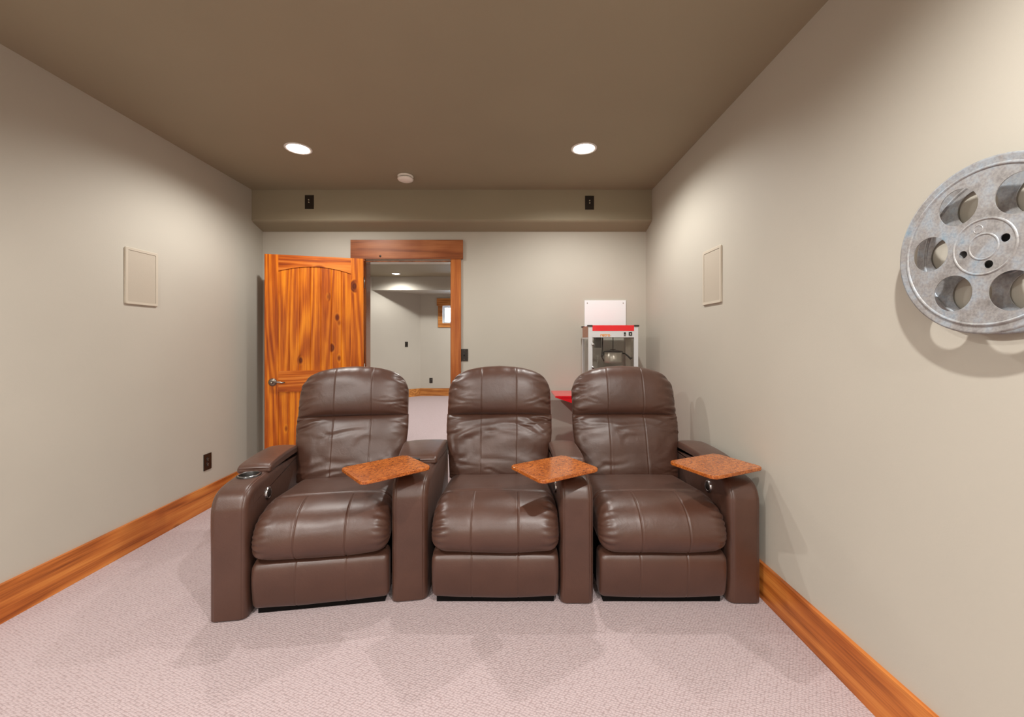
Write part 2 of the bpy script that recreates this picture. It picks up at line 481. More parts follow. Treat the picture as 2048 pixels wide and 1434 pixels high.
# small bolt hole seen in the header
struct('trim_1', bm, M_trim_h)
bm = bmesh.new(); lathe(bm, [(0, .001), (.010, .001), (.010, -.002)], 16, Matrix.Translation((-1.268, YB - .028, 2.150)) @ Matrix.Rotation(PI / 2, 4, 'X'))
o = obj('hole_plug', bm, M_black, bpy.data.objects['trim_1'])
bm = bmesh.new(); box(bm, DX1, DX1 + .098, YB - .020, YB, 0, 2.124); bevel_all(bm, .003, 2)
struct('trim_2', bm, M_trim_v)
bm = bmesh.new(); box(bm, DX0 - .098, DX0, YB - .020, YB, 0, 2.124); bevel_all(bm, .003, 2)
struct('trim_3', bm, M_trim_v)
M_jamb = wood('varnished jamb', 'z', (0.10, 0.03, 0.012), (0.22, 0.07, 0.025), (0.30, 0.11, 0.04), rings=5, rough=0.2, coat=1.0, knots=False)
bm = bmesh.new()
box(bm, DX0 - .012, DX0 + .006, YB, YB + T, 0, DH)
box(bm, DX1 - .006, DX1 + .012, YB, YB + T, 0, DH)
box(bm, DX0 - .012, DX1 + .012, YB, YB + T, DH, DH + .012)
struct('trim_4', bm, M_jamb)

# ------------------------------------------------------------------ hall beyond the doorway
bm = bmesh.new(); box(bm, -5.0, 3.2, YB + T, 10.2, H, H + .12)
struct('ceiling_hall', bm, M_ceil)
bm = bmesh.new()    # far wall with the window opening
WX0, WX1, WZ0, WZ1, YF = -1.666, -0.90, 1.752, 2.175, 9.90
box(bm, -2.197, WX0, YF, YF + .2, 0, H); box(bm, WX1, 3.2, YF, YF + .2, 0, H)
box(bm, WX0, WX1, YF, YF + .2, 0, WZ0); box(bm, WX0, WX1, YF, YF + .2, WZ1, H)
struct('wall_hall_far', bm, M_wall)
bm = bmesh.new()
prism(bm, [(-2.197, 9.90), (-3.60, 8.497), (-3.745, 8.642), (-2.285, 10.1), (-2.197, 10.1)], 'z', 0, H)
struct('wall_hall_angled', bm, M_wall)
bm = bmesh.new(); box(bm, -3.72, -3.60, YB + T, 8.497, 0, H)
struct('wall_hall_left', bm, M_wall)
bm = bmesh.new(); box(bm, 3.08, 3.2, YB + T, YF, 0, H)
struct('wall_hall_right', bm, M_wall)
bm = bmesh.new()
prism(bm, [(-3.077, 9.02), (3.08, 9.02), (3.08, 9.90), (-2.197, 9.90)], 'z', 2.446, H)
struct('trim_hall_soffit', bm, M_wall)
baseboard('baseboard_hall_far', -2.19, 3.08, YF - .018, YF, M_base_x)
bm = bmesh.new()
prism(bm, [(-2.197, 9.90), (-3.60, 8.497), (-3.587, 8.484), (-2.190, 9.882)], 'z', 0, .184)
struct('baseboard_hall_angled', bm, M_base_x)

# window
win = empty('window_1', ((WX0 + WX1) / 2, YF, WZ0)); win['kind'] = 'structure'
def wpart(name, boxes, m, bev=0.0):
    bm = bmesh.new()
    for b in boxes:
        box(bm, b[0] - (WX0 + WX1) / 2, b[1] - (WX0 + WX1) / 2, b[2] - YF, b[3] - YF, b[4] - WZ0, b[5] - WZ0)
    if bev: bevel_all(bm, bev, 1)
    return obj(name, bm, m, win)
wpart('window_header', [(WX0 - .135, WX1 + .135, YF - .028, YF, WZ1, WZ1 + .175)], M_base_x, .003)
wpart('window_casing', [(WX0 - .105, WX0, YF - .02, YF, WZ0 - .10, WZ1), (WX1, WX1 + .105, YF - .02, YF, WZ0 - .10, WZ1),
                        (WX0, WX1, YF - .02, YF, WZ0 - .10, WZ0)], M_base_x, .002)
wpart('window_frame', [(WX0, WX0 + .04, YF + .10, YF + .15, WZ0, WZ1), (WX1 - .04, WX1, YF + .10, YF + .15, WZ0, WZ1),
                       (WX0 + .04, WX1 - .04, YF + .10, YF + .15, WZ0, WZ0 + .04), (WX0 + .04, WX1 - .04, YF + .10, YF + .15, WZ1 - .04, WZ1),
                       (-1.295, -1.265, YF + .10, YF + .15, WZ0 + .04, WZ1 - .04)], M_vinyl)
wpart('window_reveal', [(WX0, WX0 + .004, YF, YF + .10, WZ0, WZ1), (WX1 - .004, WX1, YF, YF + .10, WZ0, WZ1),
                        (WX0 + .004, WX1 - .004, YF, YF + .10, WZ0, WZ0 + .004), (WX0 + .004, WX1 - .004, YF, YF + .10, WZ1 - .004, WZ1)], M_vinyl)
wpart('window_pane', [(WX0 + .04, WX1 - .04, YF + .122, YF + .126, WZ0 + .04, WZ1 - .04)], M_glass)

# ------------------------------------------------------------------ door leaf (opened back towards the left wall)
LW = 0.842; LH = 2.105; LT_ = 0.036
door = empty('door_1', (-1.425, 3.955, 0.012), math.atan2(-0.225, -0.819)); door['kind'] = 'structure'
# local: x from hinge (0) to free edge (LW); y: visible face is at +y side -> we use y in [0, LT]; rotated ~195 deg
def dpart(name, bm, m, parent=None, smooth=False):
    return obj(name, bm, m, parent or door, smooth)
SW = 0.112
for a, b in ((0, SW), (LW - SW, LW)):
    bm = bmesh.new(); box(bm, a, b, 0, LT_, 0, LH); bevel_all(bm, .0018, 1); dpart('stile', bm, M_door_v)
bm = bmesh.new()
n = 24; pts = [(SW, LH), (LW - SW, LH)]
for k in range(n + 1):
    x = LW - SW + (2 * SW - LW) * k / n
    u = (x - LW / 2) / (LW / 2 - SW)
    pts.append((x, LH - 0.097 - 0.052 * u * u))
pts = pts[:2] + pts[2:]
prism(bm, pts, 'y', 0.001, LT_ - .001); dpart('rail', bm, M_door_h)
bm = bmesh.new(); box(bm, SW, LW - SW, .001, LT_ - .001, 0.855, 1.045); bevel_all(bm, .002, 1); dpart('rail', bm, M_door_h)
bm = bmesh.new(); box(bm, SW, LW - SW, .001, LT_ - .001, 0.0, 0.235); bevel_all(bm, .002, 1); dpart('rail', bm, M_door_h)
def plank_panel(z0, z1, arch):
    bm = bmesh.new()
    x0, x1 = SW - .004, LW - SW + .004
    npl = 7; wpl = (x1 - x0) / npl
    front = []
    for k in range(npl):
        a = x0 + k * wpl
        front += [(a, .014 if k else .010), (a + .003, .010), (a + wpl - .003, .010)]
    front.append((x1, .010))
    out = [(x, LT_ - f) for x, f in front] + [(x1, .010), (x0, .010)]
    prism(bm, out, 'z', z0, z1)
    return bm
dpart('panel', plank_panel(1.040, LH - .05, True), M_door_p)
dpart('panel', plank_panel(0.230, 0.860, False), M_door_p)
# lever set
hz = 0.945; hx = LW - 0.066
hd = empty('lever_handle', (hx, LT_, hz), 0, door)
def rotm(): return Matrix.Rotation(-PI / 2, 4, 'X')
bm = bmesh.new()
lathe(bm, [(0, .012), (.018, .012), (.030, .009), (.035, .004), (.036, 0)], 32, rotm())
lathe(bm, [(0, .040), (.012, .040), (.015, .036), (.013, .010)], 20, rotm())
obj('rose', bm, M_nickel, hd, True)
bm = bmesh.new()
pts = [(-.001, .036, .002), (-.025, .042, .006), (-.055, .043, .003), (-.085, .040, -.004), (-.110, .034, -.002)]
tube(bm, pts, [.009, .0075, .008, .009, .005], 10)
obj('lever', bm, M_nickel, hd, True)
bm = bmesh.new(); lathe(bm, [(0, .046), (.006, .046), (.007, .040)], 16, rotm()); obj('key_cylinder', bm, M_gold, hd, True)
for zz in (0.22, 1.05, 1.88):
    bm = bmesh.new(); lathe(bm, [(0, -.05), (.006, -.05), (.006, .05), (0, .05)], 12, Matrix.Translation((-.006, LT_ * .5, zz)))
    dpart('hinge', bm, M_nickel, smooth=True)

# ------------------------------------------------------------------ recessed downlights
def downlight(x, y, label, group, power, z=H):
    root = empty('recessed_light', (x, y, z))
    tag(root, label, 'ceiling light', group)
    bm = bmesh.new()
    lathe(bm, [(.094, 0), (.094, -.004), (.088, -.006), (.078, -.005), (.074, -.001)], 40)
    obj('trim_ring', bm, M_trimw, root, True)
    bm = bmesh.new()
    lathe(bm, [(0, -.010), (.040, -.009), (.068, -.004), (.076, -.001)], 40)
    obj('lens', bm, M_lens, root, True)
    ld = bpy.data.lights.new('downlight', 'SPOT')
    ld.spot_size = math.radians(163); ld.spot_blend = 0.65; ld.shadow_soft_size = 0.03
    ld.energy = power; ld.color = (1.0, 0.972, 0.93)
    lo = bpy.data.objects.new('lamp', ld); C.objects.link(lo)
    lo.parent = root; lo.location = (0, 0, -.045)
    return root
ROWS = (3.0, 0.35, -2.3)
LX = (-1.56, 0.53)
downlight(LX[0], ROWS[0], 'left one of the two lit round downlights in the theatre ceiling', 'theatre ceiling downlights', LAMP_W[0])
downlight(LX[1], ROWS[0], 'right one of the two lit round downlights in the theatre ceiling', 'theatre ceiling downlights', LAMP_W[0])
for yy, pw_ in zip(ROWS[1:], LAMP_W[1:]):
    for k in (0, 1):
        downlight(LX[k], yy, ['round downlight in the theatre ceiling left of the viewpoint, outside the picture', 'round downlight in the theatre ceiling right of the viewpoint, outside the picture'][k],
                  'theatre ceiling downlights', pw_)
downlight(-2.43, 8.62, 'small lit round downlight seen through the open doorway', 'hall ceiling downlights', HALL_W * 0.42)
for x, y in ((-0.5, 8.62), (-2.43, 5.9), (-0.5, 5.9), (1.5, 7.2)):
    downlight(x, y, 'round downlight in the hall ceiling hidden behind the theatre back wall', 'hall ceiling downlights', HALL_W)

# smoke detector
sd = empty('smoke_detector', (-0.905, 3.50, H)); tag(sd, 'round off-white smoke detector on the ceiling between the two downlights', 'smoke detector')
bm = bmesh.new(); lathe(bm, [(0, 0), (.066, 0), (.067, -.006), (.064, -.013), (.050, -.015), (0, -.015)], 40); obj('mounting_base', bm, M_white, sd, True)
bm = bmesh.new(); lathe(bm, [(0, -.014), (.056, -.015), (.056, -.020)], 40); obj('vent_gap', bm, M_dsteel, sd, True)
bm = bmesh.new(); lathe(bm, [(.056, -.019), (.064, -.020), (.067, -.026), (.063, -.036), (.046, -.044), (0, -.046)], 40); obj('cover', bm, M_white, sd, True)

# ------------------------------------------------------------------ in-wall speakers and wall plates
def wall_speaker(x, side, y0, y1, z0, z1, label):
    """side=+1: wall is on +x side (right wall)"""
    root = empty('wall_speaker', (x, (y0 + y1) / 2, z0)); tag(root, label, 'speaker', 'in-wall speakers')
    hy = (y1 - y0) / 2; hz_ = z1 - z0
    def ring(bm, a, b, xa, xb):
        pass
    def rr(hy, z0, z1, r):
        out = []
        for cy, cz, a0 in ((hy - r, z1 - r, 0), (-hy + r, z1 - r, 90), (-hy + r, z0 + r, 180), (hy - r, z0 + r, 270)):
            for k in range(5):
                a = math.radians(a0 + 22.5 * k); out.append((cy + r * math.cos(a), cz + r * math.sin(a)))
        return out
    o1 = rr(hy, 0, hz_, .012); i1 = rr(hy - .018, .018, hz_ - .018, .006)
    bm = bmesh.new()
    def loop(pts, xx): return [bm.verts.new((xx, p[0], p[1])) for p in pts]
    a = loop(o1, 0); b = loop(o1, -side * .008); c = loop(rr(hy - .003, .003, hz_ - .003, .010), -side * .011)
    d = loop(i1, -side * .010); e = loop(i1, -side * .002)
    for A, B in ((a, b), (b, c), (c, d), (d, e)):
        for k in range(20): bm.faces.new((A[k], A[(k + 1) % 20], B[(k + 1) % 20], B[k]))
    obj('frame', bm, M_spk, root)
    bm = bmesh.new()
    prism(bm, rr(hy - .0185, .0185, hz_ - .0185, .006), 'x', -side * .002, -side * .0075); obj('grille', bm, M_grille, root)
wall_speaker(XL, -1, 2.56, 2.798, 1.565, 1.926, 'flush rectangular wall speaker on the left wall')
wall_speaker(XR, 1, 2.545, 2.789, 1.572, 1.933, 'flush rectangular wall speaker on the right wall, beside the film reel')

def plate(name, loc, rz, label, cat, w_, h_, kind, group=None):
    """plate lies in its local xz plane facing -y"""
    root = empty(name, loc, rz); tag(root, label, cat, group)
    bm = bmesh.new(); box(bm, -w_ / 2, w_ / 2, -.006, 0, -h_ / 2, h_ / 2); bevel_all(bm, .0025, 2)
    obj('plate', bm, M_bronze, root)
    RX = Matrix.Rotation(PI / 2, 4, 'X')
    if kind == 'outlet':
        for s in (-1, 1):
            bm = bmesh.new(); lathe(bm, [(0, .008), (.015, .008), (.0165, .005)], 20, Matrix.Translation((0, 0, s * .0195)) @ RX)
            sk = obj('socket', bm, M_black, root, True)
            bm = bmesh.new()
            for dx in (-.006, .006): box(bm, dx - .0012, dx + .0012, -.0088, -.0078, s * .0195 - .002, s * .0195 + .006)
            lathe(bm, [(0, .0087), (.0026, .0087), (.0026, .007)], 10, Matrix.Translation((0, 0, s * .0195 - .008)) @ RX)
            obj('slots', bm, M_gold, sk)
    elif kind == 'switch':
        for s in (-1, 1):
            bm = bmesh.new(); lathe(bm, [(0, .0078), (.003, .0075), (.0035, .006)], 12, Matrix.Translation((0, 0, s * .042)) @ RX)
            obj('screw', bm, M_nickel, root, True)
        bm = bmesh.new(); prism(bm, [(-.006, -.012), (-.019, .004), (-.017, .011), (-.006, .012)], 'x', -.005, .005); obj('toggle', bm, M_black, root)
    elif kind == 'posts':
        for s in (-1, 1):
            bm = bmesh.new(); lathe(bm, [(0, .020), (.0045, .020), (.0058, .017), (.0058, .010), (.004, .006)], 14, Matrix.Translation((0, 0, s * .011 + .006)) @ RX)
            obj('binding_post', bm, M_gold, root, True)
    return root
plate('speaker_terminal_plate', (-1.881, 3.818, 2.625 - .002), 0, 'small black speaker terminal plate at the left end of the soffit', 'wall plate', .082, .127, 'posts', 'terminal plates on the soffit')
plate('speaker_terminal_plate', (0.726, 3.818, 2.621 - .004), 0, 'small black speaker terminal plate at the right end of the soffit', 'wall plate', .082, .127, 'posts', 'terminal plates on the soffit')
plate('wall_outlet', (XL, 3.26, 0.372), PI / 2, 'dark bronze power outlet low on the left theatre wall', 'outlet', .080, .127, 'outlet', 'power outlets')
plate('light_switch', (-0.458 - .002, YB, 1.194), 0, 'dark light switch plate right beside the doorway casing', 'light switch', .0735, .117, 'switch')
a45 = PI / 4
plate('wall_outlet', (-2.197 - .271, 9.90 - .271 , 1.245), a45, 'small dark plate at mid height on the angled hall wall, seen through the doorway', 'wall plate', .075, .12, 'switch')
plate('wall_outlet', (-1.943, YF, 0.37), 0, 'small dark outlet low on the far hall wall, seen through the doorway', 'outlet', .075, .12, 'outlet', 'power outlets')

# ------------------------------------------------------------------ film reel on the right wall
def reel():
    R = 0.231
    root = empty('film_reel', (XR - .062, 1.083, 1.583)); tag(root, 'large galvanised metal film reel hung on the right wall', 'film reel')
    # local frame: disc axis = -x (towards room).  build in xy plane then rotate: local z -> -x, local x -> +y (away from camera), local y -> z
    M = Matrix(((0, 0, -1, 0), (1, 0, 0, 0), (0, 1, 0, 0), (0, 0, 0, 1)))
    def flange(name, z0, face, rot, dish):
        # planar disc with holes, via curve fill, then relief rings by displacement of a dense mesh
        nr, na = 64, 288
        holes = [(0.598 * R * math.cos(rot + k * PI / 3), 0.598 * R * math.sin(rot + k * PI / 3), 0.218 * R) for k in range(6)]
        smalls = [(.050 * math.cos(math.radians(a)), .050 * math.sin(math.radians(a)), .0105) for a in (rot * 57.3 - 17, rot * 57.3 - 107, rot * 57.3 + 163)]
        cu = bpy.data.curves.new('c', 'CURVE'); cu.dimensions = '2D'; cu.fill_mode = 'BOTH'
        cu.resolution_u = 1
        def circ(cx, cy, r, n):
            sp = cu.splines.new('POLY'); sp.points.add(n - 1); sp.use_cyclic_u = True
            for k in range(n):
                a = 2 * PI * k / n; sp.points[k].co = (cx + r * math.cos(a), cy + r * math.sin(a), 0, 1)
        circ(0, 0, R * .875, 160)
        circ(0, 0, .080, 80)
        for h in holes: circ(*h, 72)
        cu.extrude = 0.0011
        to = bpy.data.objects.new('tmp', cu); C.objects.link(to)
        me = bpy.data.meshes.new_from_object(to.evaluated_get(bpy.context.evaluated_depsgraph_get()))
        bm = bmesh.new(); bm.from_mesh(me)
        bpy.data.objects.remove(to); bpy.data.curves.remove(cu); bpy.data.meshes.remove(me)
        # hub plate with small holes
        cu = bpy.data.curves.new('c', 'CURVE'); cu.dimensions = '2D'; cu.fill_mode = 'BOTH'; cu.extrude = .0011
        circ(0, 0, .0800, 80)
        if face:
            for h in smalls: circ(*h, 32)
        to = bpy.data.objects.new('tmp', cu); C.objects.link(to)
        me = bpy.data.meshes.new_from_object(to.evaluated_get(bpy.context.evaluated_depsgraph_get()))
        bm.from_mesh(me)
        bpy.data.objects.remove(to); bpy.data.curves.remove(cu); bpy.data.meshes.remove(me)
        for v in bm.verts: v.co.z += z0
        s = 1 if face else -1
        # pressed rings
        def ringridge(r, wd, hgt, cx=0, cy=0, seg=96):
            lathe(bm, [(r - wd, .0010), (r - wd * .5, .0010 + hgt * .8), (r, .0010 + hgt), (r + wd * .5, .0010 + hgt * .8), (r + wd, .0010)], seg,
                  Matrix.Translation((cx, cy, z0)))
        ringridge(.073, .0035, .0022); ringridge(.0335, .003, .0018)
        if face:
            a = math.radians(rot * 57.3 + 73); ringridge(.0105, .0015, .001, .050 * math.cos(a), .050 * math.sin(a), 32)
        ringridge(R * .895, .0045, .0030)
        # rim: rolled edge slightly bent outwards
        lathe(bm, [(R * .875, .001), (R * .90, .0012), (R * .93, .0005), (R * .975, .0035), (R * .995, .0030), (R, .0008), (R * .995, -.0012), (R * .975, -.0004), (R * .93, -.0014), (R * .90, -.001), (R * .875, -.001)],
              160, Matrix.Translation((0, 0, z0)))
        bmesh.ops.transform(bm, matrix=M, verts=bm.verts[:])
        o = obj(name, bm, M_metal, root, recalc=True)
        return o
    rot = math.radians(3.3)
    flange('front_flange', 0.0, True, rot, 0)
    flange('rear_flange', -.054, False, rot, 0)
    bm = bmesh.new(); lathe(bm, [(.066, -.001), (.066, -.053)], 64); lathe(bm, [(.060, -.053), (.060, -.001)], 64)
    bmesh.ops.transform(bm, matrix=M, verts=bm.verts[:]); obj('core', bm, M_metal, root, True)
    return root
reel()

# ------------------------------------------------------------------ recliners
SEAM = (-0.118, 0.118)
def groove(x, depth=0.004, wd=0.0035):
    return -sum(depth * math.exp(-((x - s) / wd) ** 2) - 0.30 * depth * math.exp(-((x - s) / 0.012) ** 2) for s in SEAM)

def pleats(t, x, hw, reach, amp, freq, seed):
    """small gathers that run in from the side seams"""
    e = sstep(hw - reach, hw - 0.015, abs(x)) * (0.3 + 0.7 * noise.noise(Vector((t * 9, seed, x * 3))) ** 2 * 3)
    ph = noise.noise(Vector((t * 5 + seed, seed * 2, math.copysign(1, x)))) * 2.2
    return amp * e * math.sin(t * freq + ph + abs(x) * 18)

def seat_part(root, seed):
    cp = [(.040, .262), (-.012, .272), (-.045, .315), (-.050, .365), (-.030, .420), (.015, .466), (.080, .494), (.165, .505),
          (.255, .500), (.40, .486), (.56, .470), (.66, .455), (.69, .40), (.66, .31), (.50, .285), (.25, .270)]
    prof = catmull(cp, 9)
    def disp(x, y, z, t, nrm):
        d = 0.0
        roll = 1 - sstep(.15, .20, y)
        if z > .30 or y < 0.0:
            front = y < .168
            if front: d += groove(x)
            # cross seam between front roll and seat top
            yc = .172 + .010 * math.cos(x * 4)
            d -= .0055 * math.exp(-((y - yc) / .007) ** 2) * (1 if z > .45 else 0)
            d += .0035 * math.exp(-((y - yc - .02) / .014) ** 2) * (1 if z > .45 else 0)
            s = z * 60 + y * 40
            if front:
                d += pleats(z * 1.0 + y * .3, x, .325, .11, .0095, 165, seed)
                d += .0035 * noise.noise(Vector((x * 7, z * 10 + y * 6, seed)))
            else:
                d += .004 * noise.noise(Vector((x * 5, y * 6, seed + 3)))
        d += .010 * (1 - (x / .33) ** 2) * (1 if z > .27 else 0) - .004
        return d
    bm = bmesh.new(); loft(bm, prof, .325, .075, disp, nx=70, extra=SEAM)
    return obj('seat_cushion', bm, M_leather, root, True)

def foot_part(root, seed):
    cp = [(.050, .262), (.012, .258), (-.012, .243), (-.022, .205), (-.022, .150), (-.016, .095), (-.006, .050), (.012, .032), (.05, .030), (.10, .06), (.10, .24)]
    prof = catmull(cp, 8)
    def disp(x, y, z, t, nrm):
        d = 0.0
        if y < .03:
            d += groove(x, .0025)
            d += .007 * (1 - (x / .33) ** 2) - .003
            d += pleats(z, x, .322, .07, .0022, 120, seed + 5) * sstep(.17, .25, z)
            d += .0025 * noise.noise(Vector((x * 6, z * 9, seed + 8)))
        return d
    bm = bmesh.new(); loft(bm, prof, .322, .028, disp, nx=60, extra=SEAM)
    return obj('footrest', bm, M_leather, root, True)

LEAN = math.radians(17)
def backpt(x, n, t):
    return Vector((x, .600 + t * math.sin(LEAN) - n * math.cos(LEAN), .430 + t * math.cos(LEAN) + n * math.sin(LEAN)))

def xs_list(nx=64):
    us = set()
    for k in range(nx + 1): us.add(round(math.sin(-PI / 2 + PI * k / nx), 5))
    for s in SEAM:
        for dlt in (-.010, -.006, -.003, -.0012, 0, .0012, .003, .006, .010): us.add(round((s + dlt) / .35, 5))
    return sorted(us)

def pillow(bm, W, tb, tt, Nf, Nb, disp, nph=132, e=0.75):
    """closed padded shape: u across, phi round the thickness; tb/tt(u) lower and upper limits"""
    us = xs_list()
    rings = []
    for u in us:
        au = abs(u)
        k = max(0.0, 1 - au ** 3.4) ** 0.5
        if au > 0.9999: k = 0.02
        lo, hi = tb(au), tt(au)
        tc = (lo + hi) / 2; ht = (hi - lo) / 2
        ht *= max(0.30, 1.0 - 0.0 * au)
        ring = []
        for j in range(nph):
            ph = 2 * PI * j / nph
            t = tc + ht * spow(math.sin(ph), e)
            c = math.cos(ph)
            nn = (Nf if c > 0 else Nb) * k * spow(c, e)
            x = u * W(t)
            if c > 0: nn += disp(x, t, u) * min(1, c * 2.5)
            ring.append(bm.verts.new(backpt(x, nn, t)))
        rings.append(ring)
    for A, B in zip(rings, rings[1:]):
        for i in range(nph):
            f = bm.faces.new((A[i], A[(i + 1) % nph], B[(i + 1) % nph], B[i])); f.smooth = True
    bm.faces.new(rings[0]); bm.faces.new(rings[-1])

def wr(x, t, seed):
    """loose folds of the lower back: mostly level, dragged towards the sides"""
    q = Vector((x * 3.2 + .8 * noise.noise(Vector((x * 4, t * 5, seed))), t * 17 + 3.2 * x * x * 6 + 1.5 * noise.noise(Vector((x * 3, t * 3, seed + 9))), seed))
    a = noise.noise(q)
    return (1 - abs(a) * 2.2)

def make_creases(seed, t0, t1, n, fan=0.0):
    rnd = random.Random(int(seed * 100))
    out = []
    for k in range(n):
        s = 1 if k % 2 else -1
        t = t0 + (t1 - t0) * rnd.random()
        ln = rnd.uniform(.09, .27)
        xa = s * .35; xb = s * (.35 - ln)
        slope = rnd.uniform(-.35, .45) + fan * (t - (t0 + t1) / 2) * 3
        out.append((xa, t, xb, t - slope * ln, rnd.uniform(.0035, .0075), rnd.uniform(.006, .013), rnd.uniform(-.03, .03)))
    return out

def crease_d(cr, x, t):
    d = 0.0
    for xa, ta, xb, tb, amp, wd, bow in cr:
        q = (x - xa) / (xb - xa)
        if q < -.2 or q > 1: continue
        q = max(q, 0)
        tt = ta + (tb - ta) * q + bow * q * (1 - q) * 4
        v = (t - tt) / wd
        if abs(v) > 4: continue
        fade = (1 - q) ** .8 * sstep(0, .08, q + .08)
        d += amp * fade * (1.6 * v * math.exp(-v * v) - .35 * math.exp(-v * v))
    return d

def back_parts(root, seed):
    SE = .418
    W = lambda t: .322 + .033 * sstep(0, .36, t) - .0 * t
    crl = make_creases(seed, .03, SE - .02, 22)
    rn = random.Random(int(seed * 31))
    for k in range(6):      # loose folds across the middle
        xa = rn.uniform(-.22, .05); xb = xa + rn.uniform(.10, .24); tm = rn.uniform(.05, .33)
        crl.append((xa, tm, xb, tm + rn.uniform(-.03, .03), rn.uniform(.003, .006), rn.uniform(.010, .018), rn.uniform(-.03, .03)))
    crh = make_creases(seed + 3, SE + .04, .66, 14, fan=1.0)
    def d_low(x, t, u):
        d = groove(x, .0035)
        edge = sstep(.0, .05, t) * (1 - sstep(SE - .03, SE, t))
        d += .0105 * wr(x, t, seed) * (0.35 + .65 * sstep(.02, .25, abs(x))) * (.5 + .5 * math.sin(t * 9 + seed)) * edge
        d += .007 * noise.noise(Vector((x * 4, t * 9, seed + 2))) * edge
        d += pleats(t, x, .35, .15, .006, 130, seed + 1) * edge
        d += .010 * (1 - u * u) * math.sin(PI * min(1, t / SE))
        d += crease_d(crl, x, t) * sstep(0, .02, t) * (1 - sstep(SE - .02, SE, t))
        return d
    bm = bmesh.new()
    pillow(bm, W, lambda a: -.01 + .02 * a ** 4, lambda a: SE + .004, .055, .09, d_low, e=.55)
    obj('backrest', bm, M_leather, root, True)
    drop = [(0, 0), (.3, .007), (.45, .015), (.55, .023), (.64, .032), (.72, .043), (.80, .058), (.87, .078), (.93, .104), (.97, .135), (1, .170)]
    Wh = lambda t: .352
    def d_head(x, t, u):
        top = .755 - interp(drop, abs(u))
        v = (t - SE) / (top - SE + 1e-6)
        d = groove(x, .0035)
        d += pleats(t * 1.2, x, .35, .17, .0085, 95, seed + 4)
        # gathers fanning from the top seam
        d += crease_d(crh, x, t) * .8
        d += .0020 * math.sin(x * 75 + 4 * noise.noise(Vector((x * 8, seed, 1)))) * sstep(.72, .98, v)
        d += .006 * noise.noise(Vector((x * 5, t * 7, seed + 6)))
        # tuck near the upper corners
        for s in (-1, 1):
            q = (t - (.655 + .10 * (.33 - s * x))) / .010
            d -= .012 * math.exp(-q * q) * sstep(.24, .33, s * x)
        return d
    bm = bmesh.new()
    pillow(bm, Wh, lambda a: SE - .004, lambda a: .755 - interp(drop, a), .098, .075, d_head, e=.72)
    obj('headrest', bm, M_leather, root, True)
    # upholstered outside back
    cp = [(.665, .30), (.70, .50), (.80, .80), (.868, 1.02), (.895, 1.045), (.925, 1.02), (.90, .82), (.85, .50), (.82, .20), (.80, .09), (.70, .09), (.66, .12)]
    bm = bmesh.new(); loft(bm, catmull(cp, 6), .315, .03, None, nx=6)
    obj('back_panel', bm, M_leather, root, True)

